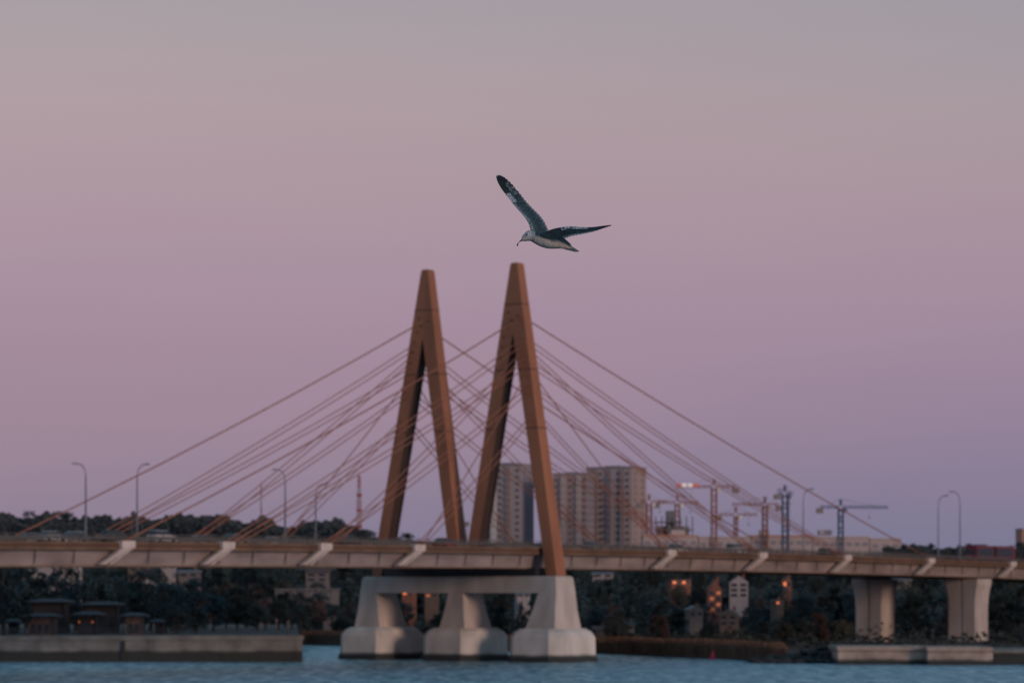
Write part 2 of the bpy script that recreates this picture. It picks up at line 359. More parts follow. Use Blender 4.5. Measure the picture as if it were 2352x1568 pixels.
# cables
levels = [(55.3, 3, 0), (52.0, 2, 1), (48.2, 2.1, 1), (44.2, 1, 1), (39.8, 0, 1), (50.2, 1.1, 1), (46.2, 0.1, 0)]
for ci, sg, te, fan in ((0, -1, 1.6, 'near'), (1, 1, 31.4, 'far')):
    for side in (1, 2):
        for z, k, pair in levels:
            ki = int(k); ex = 0.7 if k != ki else 0
            s0 = near_s[side][ki]
            if fan == 'far':
                s0 *= 0.97
                if side == 1 and ki == 3: s0 = -92
            dirn = -1 if side == 1 else 1
            s0 += -dirn*ex*2.0
            for pr in ((0, 1) if pair else (0,)):
                zq = z-0.95*pr; s = s0-dirn*1.9*pr
                top = Vector(B(cen(ci, zq)+sg*(hw(zq)-0.9), dirn*dd(zq)*0.95, zq)); bot = Vector(B(te, s, zr(s)+0.2))
                pts = [top.lerp(bot, q/6)-Vector((0, 0, 0.9*4*(q/6)*(1-q/6)*min(1, abs(s)/100))) for q in range(7)]
                mb = MB(); mb.tube(pts, 0.11 if ki == 3 else (0.078 if pair else 0.09), 6)
                mb.build('stay_cable', M['cable'], bridge, O, smooth=True)
# pylon substructure
mb = MB()
mb.loft([[(-3.0+e, -2.75+e, z), (36.9-e, -2.75+e, z), (36.9-e, 2.75-e, z), (-3.0+e, 2.75-e, z)] for z, e in ((11.0, 0.0), (13.45, 0.3), (13.7, 0.55))], T=B)
cb = mb.build('pier_cap_beam', M['pier_top'], bridge, O)
for t_lo, t_hi, lo, hi_ in ((-0.5, -1.25, 2.9, 1.74), (17.0, 17.0, 2.6, 1.45), (34.6, 35.2, 2.7, 1.69)):
    mb = MB()
    mb.loft([[(tc_-a, -b_, z), (tc_+a, -b_, z), (tc_+a, b_, z), (tc_-a, b_, z)] for z, tc_, a, b_ in ((5.1, t_lo, lo, 3.8), (8.2, (t_lo+t_hi)/2, (lo+hi_)/2-.1, 3.15), (11.03, t_hi, hi_, 2.73))], T=B)
    mb.build('pier_column', M['pier_top'], cb, O)
    tcn = {-0.5: -0.4, 17.0: 17.0, 34.6: 34.4}[t_lo]
    mb = MB()
    def octo(a, b_, c, z): return [(tcn-a+c, -b_, z), (tcn+a-c, -b_, z), (tcn+a, -b_+c, z), (tcn+a, b_-c, z), (tcn+a-c, b_, z), (tcn-a+c, b_, z), (tcn-a, b_-c, z), (tcn-a, -b_+c, z)]
    mb.loft([octo(5.9, 6.5, 2.2, -2.5), octo(5.9, 6.5, 2.2, 0.6), octo(5.6, 6.2, 2.1, 1.0), octo(5.5, 6.1, 2.0, 3.9), octo(5.0, 5.6, 1.9, 4.8), octo(4.2, 4.8, 1.6, 5.3)], T=B)
    mb.build('pier_footing', M['pier'], cb, O)
mb = MB(); mb.box(1.5, 32.5, -2.0, 2.0, 13.72, 15.04, B); mb.build('bearing_beam', M['bearing'], bridge, O)
# right piers
sp_ = s_at(2217, 6.5)
for t in (6.0, 27.5):
    mb = MB(); zt = zr(sp_)-3.2-0.35; r = []
    for z, a, b_ in ((-0.6, 3.5, 2.5), (4, 3.4, 2.4), (8, 3.4, 2.4), (10.0, 3.5, 2.45), (11.6, 3.75, 2.55), (12.6, 4.05, 2.65), (zt, 4.1, 2.7)):
        g_ = 0.17
        r.append([(t-a, sp_-b_+.5, z), (t-a+.5, sp_-b_, z), (t-g_, sp_-b_, z), (t-g_, sp_-b_+0.5, z), (t+g_, sp_-b_+0.5, z), (t+g_, sp_-b_, z), (t+a-.5, sp_-b_, z), (t+a, sp_-b_+.5, z), (t+a, sp_+b_, z), (t-a, sp_+b_, z)])
    n0 = len(mb.f); mb.loft(r, T=B)
    for k in range(6): mb.m[n0+k*10+3] = 1
    bp_ = mb.build('bridge_pier', [M['pier_top'], M['groove']], bridge, O)
    mb = MB(); mb.box(t-4.0, t+4.0, sp_-3.0, sp_+3.0, -1, 0.95, B); mb.build('pier_plinth', M['caisson'], bp_, O)
    mb = MB(); mb.box(t-3, t+3, sp_-1.5, sp_+1.5, zt+0.01, zr(sp_)-3.16, B); mb.build('pier_bearing', M['bearing'], bp_, O)

# ---------------------------------------------------------------- lamp posts
def make_lamp():
    t = thing('street_lamp', 'x', 'street lamp')
    mb = MB(); mb.tube([(0, 0, 0), (0, 0, 0.5), (0, 0, 0.52), (0, 0, 9.2)], [0.24, 0.22, 0.17, 0.09], 8); mb.build('lamp_pole', M['lamp'], t, smooth=True)
    mb = MB(); mb.tube([(0, 0, 9.1), (0, 0.15, 9.9), (0, 0.6, 10.5), (0, 1.2, 10.75), (0, 1.7, 10.8)], 0.075, 6); mb.build('lamp_arm', M['lamp'], t, smooth=True)
    mb = MB()
    mb.loft([[(-w_, y, z), (w_, y, z), (w_*0.6, y, z+h), (-w_*0.6, y, z+h)] for y, w_, z, h in ((1.5, 0.08, 10.74, 0.1), (1.75, 0.17, 10.70, 0.2), (2.3, 0.17, 10.74, 0.18), (2.45, 0.08, 10.78, 0.08))])
    mb.build('lamp_head', M['lamp'], t)
    return t
lamp0 = make_lamp(); first = True
LG = 'street lamps along the bridge deck'
for px, t, hs, lab in ((197, 2.6, 0.97, 'leftmost street lamp on the bridge, tall grey post with curved arm'),
                   (315, 30.2, 1.12, 'second street lamp from the left, its arm curving right over the road'),
                   (655, 2.6, 1.0, 'tall street lamp with left-curving arm beside the thin red-white mast'),
                   (725, 30.2, 0.95, 'shorter street lamp just right of the tall left-curving lamp'),
                   (1425, 2.6, 0.86, 'faint street lamp on the deck in front of the widest tower block'),
                   (1812, 2.6, 1.1, 'street lamp on the near deck edge beside the upright blue crane'),
                   (1845, 30.2, 1.32, 'street lamp with right-curving arm just right of the upright blue crane'),
                   (2155, 30.2, 1.4, 'left one of the two lamps facing each other before the red bus'),
                   (2205, 2.6, 1.28, 'right one of the two facing lamps, directly at the rear of the red bus')):
    s = s_at(px, t); loc = B(t, s, zr(s)); rz = ROT if t < 15 else ROT+math.pi
    if first:
        lamp0.location = loc; lamp0.rotation_euler = (0, 0, rz); lamp0['label'] = lab; lamp0['group'] = LG; lamp0.scale = (1, 1, hs); first = False
    else: dup(lamp0, loc, rz, lab, LG, (1, 1, hs))
t = thing('sign_pole', 'short pole with small square sign on the deck between the two pylon halves', 'road sign', B(2.7, s_at(1073, 2.7), zr(0)))
mb = MB(); mb.tube([(0, 0, 0), (0, 0, 4.0)], 0.07, 6); mb.build('pole', M['lamp'], t)
mb = MB(); mb.box(-0.35, 0.35, -0.03, 0.03, 3.2, 3.9); mb.build('sign_panel', M['roof_grey'], t)

# ---------------------------------------------------------------- vehicles
def wheel(parent, x, y, r, wdt=0.22):
    mb = MB(); n = 14
    rings = [[(x+math.cos(2*math.pi*k/n)*r*f, y+yy, r+math.sin(2*math.pi*k/n)*r*f) for k in range(n)] for yy, f in ((-wdt/2, 0.85), (-wdt/2+0.03, 1), (wdt/2-0.03, 1), (wdt/2, 0.85))]
    mb.loft(rings); return mb.build('wheel', M['tyre'], parent)
def make_car(mt, kind=0):
    t = thing('car', 'x', 'car')
    L = [(-2.2, 0.35), (-2.25, 0.75), (-2.1, 0.95), (-1.2, 1.0), (0.9, 1.0), (2.0, 0.85), (2.2, 0.65), (2.2, 0.3)]
    if kind: L = [(-2.25, 0.35), (-2.3, 0.8), (-2.25, 1.15), (-1.2, 1.2), (0.9, 1.15), (2.05, 1.0), (2.25, 0.7), (2.25, 0.3)]
    zc = L[3][1]
    mb = MB(); mb.loft([[(x, y, z+(0.0 if abs(y) < 0.85 else -0.04)) for x, z in L] for y in (-0.88, -0.8, 0.8, 0.88)]); body = mb.build('body', mt, t)
    zt = zc+(0.5 if not kind else 0.6)
    mb = MB(); a = ((-1.9, 1.3, zc-0.02, 0.80), (-1.35, 0.35, zt-0.06, 0.64)) if not kind else ((-2.2, 1.3, zc-0.02, 0.82), (-2.0, 0.45, zt-0.06, 0.7))
    mb.loft([[(x0, -w_, z), (x1, -w_, z), (x1, w_, z), (x0, w_, z)] for x0, x1, z, w_ in a]); mb.build('window_glass', M['win_dark'], t)
    x0, x1, z, w_ = a[1]
    mb = MB(); mb.loft([[(x0-0.04, -w_-0.02, z+0.002), (x1+0.04, -w_-0.02, z+0.002), (x1+0.04, w_+0.02, z+0.002), (x0-0.04, w_+0.02, z+0.002)], [(x0+0.1, -w_+0.1, z+0.08), (x1-0.1, -w_+0.1, z+0.08), (x1-0.1, w_-0.1, z+0.08), (x0+0.1, w_-0.1, z+0.08)]]); mb.build('roof', mt, t)
    for x in (-1.35, 1.35):
        for y in (-0.8, 0.8): wheel(t, x, y, 0.33)
    for y in (-0.62, 0.62):
        mb = MB(); mb.box(2.19, 2.26, y-0.16, y+0.16, 0.62, 0.74); mb.build('headlight', M['white'], t)
    return t
protos = {'white sedan': make_car(M['car_white']), 'grey sedan': make_car(M['car_grey']), 'dark suv': make_car(M['car_dark'], 1), 'white suv': make_car(M['car_white'], 1), 'red hatchback': make_car(M['car_red'])}
used = set()
for px, t, kd, lab in ((62, 24.5, 'grey sedan', 'grey sedan nearest the left picture edge on the bridge'),
                       (118, 8.0, 'white sedan', 'white sedan on the deck left of the leftmost street lamp'),
                       (165, 22.0, 'white suv', 'white tall car just left of the leftmost street lamp'),
                       (262, 12.0, 'dark suv', 'dark tall car between the two leftmost street lamps'),
                       (372, 8.0, 'white suv', 'white tall car right of the second street lamp'),
                       (455, 21.0, 'white sedan', 'white sedan halfway along the deck left of the pylon'),
                       (540, 8.5, 'grey sedan', 'grey sedan on the deck above the third pale bracket'),
                       (620, 24.5, 'white sedan', 'white sedan just left of the thin tall lamp near the mast'),
                       (800, 12.0, 'dark suv', 'dark tall car on the deck below the red-white lattice mast'),
                       (1022, 9.0, 'red hatchback', 'red hatchback on the deck inside the left half of the pylon'),
                       (1360, 8.0, 'grey sedan', 'grey sedan just right of the front pylon leg'),
                       (1555, 9.0, 'white sedan', 'white sedan on the deck right of the tower blocks'),
                       (1690, 8.0, 'white suv', 'white tall car on the deck below the large orange crane'),
                       (1900, 12.0, 'dark suv', 'dark tall car on the deck left of the low blue crane')):
    s = s_at(px, t); loc = B(t, s, zr(s)+0.002); rz = ROT+(math.pi if t > 16 else 0)
    if kd not in used:
        used.add(kd); o = protos[kd]; o.location = loc; o.rotation_euler = (0, 0, rz); o['label'] = lab; o['group'] = 'cars on the bridge'
    else: dup(protos[kd], loc, rz, lab, 'cars on the bridge')
# bus
s = s_at(2275, 5.5); bus = thing('articulated_bus', 'long red city bus with dark windows driving on the right end of the bridge', 'bus', B(5.5, s, zr(s)+0.002), ROT)
def bodyb(x0, x1):
    mb = MB()
    mb.loft([[(x, -1.25, 0.4), (x, 1.25, 0.4), (x, 1.27, 1.2), (x, 1.22, 3.15), (x, 1.0, 3.4), (x, -1.0, 3.4), (x, -1.22, 3.15), (x, -1.27, 1.2)] for x in (x0, x1)])
    return mb.build('body', M['bus_red'], bus)
bodyb(-8.8, -0.9); bodyb(0.1, 8.8)
mb = MB()
for i in range(7):
    x = -0.89+i*0.14; mb.box(x, x+0.1, -1.15, 1.15, 0.5, 3.2)
mb.build('bellows', M['tyre'], bus)
for x0 in (-8.5, -6.65, -4.8, -2.95, 0.4, 2.25, 4.1, 5.95):
    for y in (-1.3, 1.3):
        mb = MB(); mb.box(x0, x0+1.8, y-0.02, y+0.02, 1.15, 2.9); mb.build('window', M['win_dark'], bus)
mb = MB(); mb.box(8.79, 8.84, -1.1, 1.1, 1.2, 2.8); mb.build('windscreen', M['win_dark'], bus)
mb = MB(); mb.box(-8.84, -8.79, -1.0, 1.0, 1.5, 2.8); mb.build('rear_window', M['win_dark'], bus)
mb = MB(); mb.box(-6, -3, -0.8, 0.8, 3.41, 3.65); mb.build('roof_unit', M['tyre'], bus)
for x in (-6.8, 2.0, 6.4):
    for y in (-1.1, 1.1): wheel(bus, x, y, 0.48, 0.3)

# ---------------------------------------------------------------- left quay
mb = MB(); poly = [(-34.0, 490), (-220, 490), (-220, 700), (-47.5, 672)]
mb.loft([[(x, y, z) for x, y in poly] for z in (-2, 3.98)])
struct(mb.build('quay_ground', M['paving']))
qw = thing('quay_wall', 'long grey concrete quay wall along the water at the left', 'quay wall', (-80, 489, 0))
mb = MB()
mb.box(-200, -33.7, 489.3, 489.98, -2, 3.45); mb.build('wall_face', M['quay'], qw, (-80, 489, 0))
x = -200
while x < -34:
    mb = MB(); mb.box(x-0.12, x+0.12, 489.22, 489.29, 0, 3.4); mb.build('joint_strip', M['quay'], qw, (-80, 489, 0)); x += 11.8
mb = MB(); mb.box(-200, -33.5, 489.0, 490.6, 3.46, 4.15); mb.build('coping', M['quay'], qw, (-80, 489, 0))
mb = MB(); mb.box(-62.8, -62.1, 489.05, 489.18, 0, 3.3); mb.build('ladder_recess', M['steel_dark'], qw, (-80, 489, 0))
mb = MB(); x = -200
while x < -33.6: mb.box(x-0.05, x+0.05, 489.6, 489.7, 4.15, 5.4); x += 0.6
for z in (4.5, 4.95, 5.35): mb.box(-200, -33.6, 489.62, 489.68, z, z+0.07)
tag(mb.build('quay_railing', M['steel_dark']), 'dark metal railing along the top of the left quay wall', 'railing')
for i, px in enumerate((635, 662, 600)):
    mb = MB(); p = P(px, 1450, 491.5); mb.tube([(p.x, p.y, 3.98), (p.x, p.y, 6.4-0.3*i), (p.x, p.y, 6.41-0.3*i), (p.x, p.y, 6.8-0.3*i)], [0.1, 0.1, 0.2, 0.18], 8)
    tag(mb.build('bollard_light', M['wall_pale']), ['middle bollard light near the right end of the quay', 'bollard light closest to the right end of the quay', 'shortest bollard light, furthest left on the right part of the quay'][i], 'bollard light')

def pavilion(px, D, wpx, zroof, label, glow=0, wall='hut_tan', dp=6, roof='roof_dark'):
    wd = wpx*D/F; p = P(px, 1400, D); t = thing('quay_pavilion', label, 'pavilion', (p.x, D, 3.98), random.uniform(-0.1, 0.1))
    h = zroof-3.98
    mb = MB(); mb.box(-wd/2+0.4, wd/2-0.4, -dp/2+0.6, dp/2-0.6, 0, h-0.01); mb.build('wall', M[wall], t)
    mb = MB(); mb.loft([[(-wd/2-0.5, -dp/2-0.5, h), (wd/2+0.5, -dp/2-0.5, h), (wd/2+0.5, dp/2+0.5, h), (-wd/2-0.5, dp/2+0.5, h)], [(-wd/2-0.5, -dp/2-0.5, h+0.25), (wd/2+0.5, -dp/2-0.5, h+0.25), (wd/2+0.5, dp/2+0.5, h+0.25), (-wd/2-0.5, dp/2+0.5, h+0.25)], [(-wd/4, -0.5, h+0.7), (wd/4, -0.5, h+0.7), (wd/4, 0.5, h+0.7), (-wd/4, 0.5, h+0.7)]]); mb.build('roof', M[roof], t)
    n = max(2, int(wd/1.5))
    for i in range(n):
        x = -wd/2+0.7+(wd-1.4)*(i+0.5)/n
        mb = MB(); mb.box(x-0.4, x+0.4, -dp/2+0.55, -dp/2+0.59, 0.3, h*0.62); mb.build('window', M['win_dark'], t)
    for i in range(glow):
        mb = MB(); mb.box(-wd/2+.6+i*wd*.6, -wd/2+.85+i*wd*.6, -dp/2+.3, -dp/2+.53, h-1.2, h-.95); mb.build('wall_lamp', M['glint_lamp_glow'], t)
    for x in (-wd/2, wd/2):
        mb = MB(); mb.box(x-0.12, x+0.12, -dp/2, -dp/2+0.2, 0, h-0.01); mb.build('post', M['steel_dark'], t)
    return t
pavilion(98, 512, 66, 6.9, 'pale-walled cafe pavilion at the far left of the quay')
pavilion(205, 514, 52, 7.2, 'dark pavilion with two small orange lamps on the quay', 2, 'hut_dark')
pavilion(310, 512, 48, 7.0, 'pale-walled pavilion furthest right in the quay row', 0)
pavilion(118, 528, 82, 9.3, 'taller dark-roofed hut rising behind the far left cafe', 0, 'hut_dark')
pavilion(235, 530, 84, 8.8, 'long dark-roofed hut behind the middle pavilion', 0, 'hut_dark')
pavilion(365, 520, 26, 5.9, 'tiny dark kiosk right of the quay row', 0, 'hut_dark', 3)
pavilion(30, 520, 28, 5.9, 'small dark kiosk at the left picture edge', 0, 'hut_dark', 3)

# ---------------------------------------------------------------- right caissons + riprap
def caisson(px0, px1, D, ztop, label, m='caisson'):
    x0 = (px0-1176)*D/F; x1 = (px1-1176)*D/F
    t = thing('concrete_caisson', label, 'caisson', ((x0+x1)/2, D, 0)); off = ((x0+x1)/2, D, 0)
    mb = MB(); mb.loft([[(x0+e, D+e, z), (x1-e, D+e, z), (x1-e, D+14, z), (x0+e, D+14, z)] for z, e in ((-2, 0), (ztop-0.9, 0), (ztop-0.6, 0.25))]); mb.build('wall_face', M[m], t, off)
    mb = MB(); mb.loft([[(x0-0.1, D-0.15, z), (x1-0.03, D-0.15, z), (x1-0.03, D+14, z), (x0-0.1, D+14, z)] for z in (ztop-0.58, ztop)]); mb.build('coping', M[m], t, off)
    mb = MB(); n = 7
    for i in range(n+1):
        x = x0+0.3+(x1-x0-0.6)*i/n; mb.box(x-0.04, x+0.04, D+0.4, D+0.48, ztop, ztop+1.0)
    for z in (0.5, 0.95): mb.box(x0+0.3, x1-0.3, D+0.41, D+0.47, ztop+z, ztop+z+0.06)
    mb.build('railing', M['steel_dark'], t, off)
caisson(1925, 2130, 470, 2.75, 'long pale concrete block at the waterline below the left right-hand pier')
caisson(2131, 2281, 467, 2.7, 'shorter pale concrete block right of the long waterline block')
caisson(2282, 2420, 469, 2.3, 'darker concrete block at the waterline by the right picture edge', 'quay')
mb = MB()
for i in range(560):
    u = random.random(); x = 38.0+u*14; hmax = 0.5+2.5*u; y = random.uniform(475, 493); z = random.uniform(-0.3, hmax)*(1-abs(y-484)/11)
    r = random.uniform(0.35, 0.9)
    ring = lambda zz, f: [(x+math.cos(a*1.047+i)*r*f*random.uniform(.8, 1.1), y+math.sin(a*1.047+i)*r*f*random.uniform(.8, 1.1), z+zz) for a in range(6)]
    mb.loft([ring(-r*.5, .7), ring(0, 1), ring(r*.45, .6)])
stuff(mb.build('riprap', M['stone']), 'dark heap of stones sloping into the water left of the concrete blocks', 'rocks')

p = P(1637, 1512, 506); t = thing('channel_buoy', 'small red channel buoy floating right of the pylon footings', 'buoy', (p.x, p.y, 0))
mb = MB(); n = 14
mb.loft([[(math.cos(2*math.pi*k/n)*r, math.sin(2*math.pi*k/n)*r, z) for k in range(n)] for z, r in ((-0.3, 0.35), (0, 0.55), (0.38, 0.55), (0.48, 0.4), (1.0, 0.22), (1.1, 0.1))]); mb.build('float', M['buoy'], t, smooth=True)
mb = MB(); mb.tube([(0, 0, 1.05), (0, 0, 1.4)], 0.12, 8); mb.build('lantern', M['buoy'], t)

# ---------------------------------------------------------------- reeds and scrub
mb = MB()
for i in range(42000):
    x = random.uniform(-52, 44); off = random.random()**1.5*9; D = Ds(x)+0.5+off
    if random.random() < 0.6: D = Ds(x)+random.uniform(0.2, 2.5)
    h = random.uniform(1.9, 2.35)*(1+0.1*noise.noise(Vector((x*.1, 0, 0)))); w_ = random.uniform(0.06, 0.14); z0 = max(0, terr(x, D)); lx = random.uniform(-.25, .25)
    mb.add([(x-w_, D, z0-0.1), (x+w_, D, z0-0.1), (x+w_*0.8+lx, D+random.uniform(-.2, .2), z0+h), (x-w_*0.5+lx, D, z0+h*0.97)], [(0, 1, 2, 3)])
stuff(mb.build('reed_bed', M['reed'], recalc=False), 'long strip of brown reeds along the far river shore', 'reeds')
def leafq(mb, x, D, z, s):
    a = random.uniform(0, 6.28); dx, dy = math.cos(a)*s, math.sin(a)*s; tl = random.uniform(-.5, .5)*s
    mb.add([(x-dx, D-dy, z-s*.5), (x+dx, D+dy, z-s*.5+tl), (x+dx*.8, D+dy, z+s*.6), (x-dx, D-dy*.7, z+s*.5+tl)], [(0, 1, 2, 3)])
mb = MB()
for i in range(52000):
    px = random.uniform(-60, 2420); D = 556+(random.random()**0.8)*420
    x = (px-1176)*D/F
    if D < Ds(x)+12: continue
    if x < -40 and D < 690: continue
    if x > 48 and D < 650 and random.random() < 0.5: continue
    n = noise.noise(Vector((x*.12, D*.05, 3)))
    leafq(mb, x, D, terr(x, D)+random.random()*max(0.3, 1.8+3.4*n), random.uniform(0.25, 0.6))
stuff(mb.build('scrub', M['scrub'], recalc=False), 'dark tangled undergrowth covering the far bank below the trees', 'undergrowth')
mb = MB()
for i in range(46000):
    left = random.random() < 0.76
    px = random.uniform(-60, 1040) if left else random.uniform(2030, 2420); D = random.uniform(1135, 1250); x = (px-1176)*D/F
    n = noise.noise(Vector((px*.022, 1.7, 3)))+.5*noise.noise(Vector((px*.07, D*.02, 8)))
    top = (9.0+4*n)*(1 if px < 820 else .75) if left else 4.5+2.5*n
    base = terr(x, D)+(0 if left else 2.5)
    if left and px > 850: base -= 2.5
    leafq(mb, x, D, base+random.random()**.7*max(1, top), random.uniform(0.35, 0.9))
stuff(mb.build('distant_wood', M['scrub_hazed'], recalc=False), 'distant dark wood along the ridge above the bridge deck', 'wood')

# ---------------------------------------------------------------- trees
def make_tree(h, rx, leaf, nclump, seed, conic=False):
    rnd = random.Random(seed)
    t = thing('tree', 'x', 'tree')
    mb = MB(); mb.tube([(0, 0, -1.5), (0.05, 0, h*.3), (0.1, 0.1, h*.6), (0, 0, h*.85)], [0.28, 0.22, 0.13, 0.04], 7)
    cl = []
    for i in range(nclump):
        a = rnd.uniform(0, 6.283); u = rnd.random()
        if conic:
            zz = h*(0.12+0.85*u); rr = rx*(1-u)*rnd.uniform(.5, 1.05); cr = rnd.uniform(.5, .9)*(1.15-u)
        else:
            zz = h*(0.22+0.72*u); rr = rx*math.sqrt(max(0.05, 1-((u-.42)/.6)**2))*rnd.uniform(.2, 1.05); cr = rnd.uniform(.65, 1.25)
        c = (math.cos(a)*rr, math.sin(a)*rr, zz); cl.append((c, cr))
        if i % 3 == 0: mb.tube([(0.05, 0, max(h*.2, zz-1.6)), (c[0]*.5, c[1]*.5, zz-.6), c], [0.09, 0.06, 0.02], 5)
    mb.build('trunk', M['bark'], t)
    mb = MB()
    for c, cr in cl:
        for k in range(36):
            d = Vector((rnd.gauss(0, 1), rnd.gauss(0, 1), rnd.gauss(0, 1))).normalized()*cr*rnd.random()**.4
            q = Vector(c)+Vector((d.x, d.y, d.z*.75)); s = rnd.uniform(.14, .34)
            a_ = Vector((rnd.gauss(0, 1), rnd.gauss(0, 1), rnd.gauss(0, 1))).normalized(); b_ = a_.orthogonal().normalized()
            mb.add([q-a_*s, q-b_*s*.7, q+a_*s, q+b_*s*.7], [(0, 1, 2, 3)])
    mb.build('crown', M[leaf], t, recalc=False)
    return t
TP = [make_tree(9, 3.0, 'leaf_teal', 46, 1), make_tree(8, 3.2, 'leaf_olive', 44, 2), make_tree(7.5, 2.7, 'leaf_rust', 38, 3), make_tree(10.5, 3.4, 'leaf_teal', 56, 4), make_tree(11, 2.6, 'leaf_teal', 60, 5, True), make_tree(6, 2.8, 'leaf_olive', 34, 6)]
KN = ['dark bushy tree', 'olive green broad tree', 'rusty autumn tree', 'tall dark leafy tree', 'dark conical conifer', 'low olive rounded tree']
tused = set()
def put_tree(k, x, y, z, sc, zone, group):
    lab = KN[k]+' '+zone
    rz = random.uniform(0, 6.28); s3 = (sc*random.uniform(.9, 1.15), sc*random.uniform(.9, 1.15), sc)
    if k not in tused:
        tused.add(k); o = TP[k]; o.location = (x, y, z); o.rotation_euler = (0, 0, rz); o.scale = s3; o['label'] = lab; o['group'] = lab
    else: dup(TP[k], (x, y, z), rz, lab, lab, s3)
HOUSES = []
def house(px, pyb, D, wpx, hpx, wall, roof, label, glow='win_dark', storeys=1, gable=True, cat='house', cols=None, front=False):
    sc = D/F; wd = wpx*sc; H = hpx*sc; p = P(px, pyb, D); dp = min(9, max(4, wd*.8))
    HOUSES.append((px, D, wpx, pyb, hpx))
    t = thing('hillside_house' if cat == 'house' else cat.replace(' ', '_'), label, cat, tuple(p), random.uniform(-0.25, 0.25))
    rh = H*0.33 if gable else 0.35; hb = H-rh; below = max(0.5, p.z-terr(p.x, D)+1)
    mb = MB(); mb.box(-wd/2, wd/2, -dp/2, dp/2, -below, hb); mb.build('wall', M[wall], t)
    mb = MB(); ov = .35
    if gable and front:
        mb.loft([[(-wd/2-ov, y, hb+0.003), (wd/2+ov, y, hb+0.003), (0, y, hb+rh)] for y in (-dp/2+.15, dp/2+ov)])
    elif gable: mb.loft([[(x, -dp/2-ov, hb+0.003), (x, dp/2+ov, hb+0.003), (x, 0, hb+rh)] for x in (-wd/2-ov, wd/2+ov)])
    else: mb.box(-wd/2-.2, wd/2+.2, -dp/2-.2, dp/2+.2, hb+0.003, hb+rh)
    rf = mb.build('roof', M[roof], t)
    if gable and front:
        mb = MB(); mb.loft([[(-wd/2+.1, y, hb+.01), (wd/2-.1, y, hb+.01), (0, y, hb+rh-.25)] for y in (-dp/2, -dp/2+.148)]); mb.build('gable_wall', M[wall], rf)
    if gable: mb = MB(); mb.box(wd*.2, wd*.2+.5, .4, .9, hb+rh*.4, hb+rh+.5); mb.build('chimney', M['wall_brick'], rf)
    n = cols or max(2, int(wd/2.2)); sh = hb/storeys
    for j in range(storeys):
        for i in range(n):
            x = -wd/2+wd*(i+.5)/n; ww = min(.8, wd/n*.3); z0 = j*sh+sh*.28
            mb = MB(); mb.box(x-ww-.1, x+ww+.1, -dp/2-.05, -dp/2-.003, z0-.1, z0+sh*.5+.1); fr = mb.build('window_frame', M['roof_grey'], t)
            mb = MB(); mb.box(x-ww, x+ww, -dp/2-.08, -dp/2-.052, z0, z0+sh*.5); mb.build('pane', M[glow if (i+j) % 2 == 0 or glow == 'win_dark' else 'win_dark'], fr)
    mb = MB(); mb.box(wd/2+.002, wd/2+.05, -.5, .5, 0, min(2.1, hb*.8)); mb.build('door', M['roof_brown'], t)
    return t
house(120, 1303, 760, 118, 14, 'wall_white', 'roof_grey', 'long low pale shed just under the deck at the far left', gable=False, cols=8, cat='shed')
house(320, 1310, 800, 46, 14, 'wall_tan', 'roof_brown', 'tan house under the first pale bracket')
house(388, 1306, 830, 34, 13, 'wall_white', 'roof_grey', 'white house right under the deck between first and second brackets')
house(343, 1348, 720, 22, 19, 'wall_white', 'roof_grey', 'small white gabled house among dark trees on the left bank', front=True)
house(436, 1326, 780, 46, 18, 'wall_pale', 'roof_grey', 'wide pale house below the second bracket')
house(730, 1336, 780, 50, 32, 'wall_pale', 'roof_brown', 'two-storey pale house under the third bracket', storeys=2)
house(706, 1358, 730, 132, 7, 'wall_pale', 'roof_grey', 'very long low pale garage row left of the pylon columns', gable=False, cols=9, cat='garage row')
house(940, 1367, 700, 26, 13, 'wall_brick', 'roof_brown', 'small brick house with an orange window glint in the left pylon opening', 'win_glint')
house(992, 1372, 705, 30, 15, 'wall_tan', 'roof_brown', 'small brown house with a faint window glint nearer the middle column', 'glint_lamp_glow')
house(1200, 1370, 710, 30, 9, 'wall_white', 'roof_grey', 'white low house seen in the right pylon opening')
house(1560, 1342, 790, 46, 13, 'wall_brick', 'roof_brown', 'low brick house with a row of orange-glinting windows', 'win_glint', gable=False, cols=4)
house(1640, 1407, 700, 30, 78, 'wall_brick', 'roof_brown', 'tall narrow gabled brick house with faint orange-glinting windows', 'glint_lamp_glow', storeys=4, front=True, cols=2)
house(1697, 1372, 740, 42, 52, 'wall_white', 'roof_grey', 'white three-storey gabled house right of the tall brick house', storeys=3, front=True, cols=2)
house(1806, 1350, 770, 20, 26, 'wall_brick', 'roof_brown', 'small gabled house with a bright orange window glint up the slope', 'win_glint', front=True)
house(1785, 1388, 710, 20, 13, 'wall_tan', 'roof_brown', 'small hut with an orange window glint lower on the slope', 'win_glint', front=True)
house(1675, 1437, 640, 40, 40, 'wall_tan', 'roof_grey', 'tan gabled house with grey roof near the reeds', storeys=2, front=True)
house(1594, 1418, 660, 32, 28, 'wall_pale', 'roof_grey', 'pale gabled house left of the tall narrow brick house', front=True)
house(1442, 1446, 640, 28, 20, 'wall_pale', 'roof_dark', 'pale hut with dark roof low on the bank behind the reeds')
house(1376, 1455, 612, 20, 18, 'wall_tan', 'roof_brown', 'tiny tan hut right beside the pylon footings')
house(1385, 1326, 850, 46, 13, 'wall_white', 'roof_grey', 'white house just under the deck right of the pylon leg')
house(760, 1425, 690, 26, 12, 'wall_pale', 'roof_dark', 'small pale hut left of the pylon footings')
house(2070, 1340, 830, 40, 14, 'wall_pale', 'roof_grey', 'pale house glimpsed between the two right-hand piers')
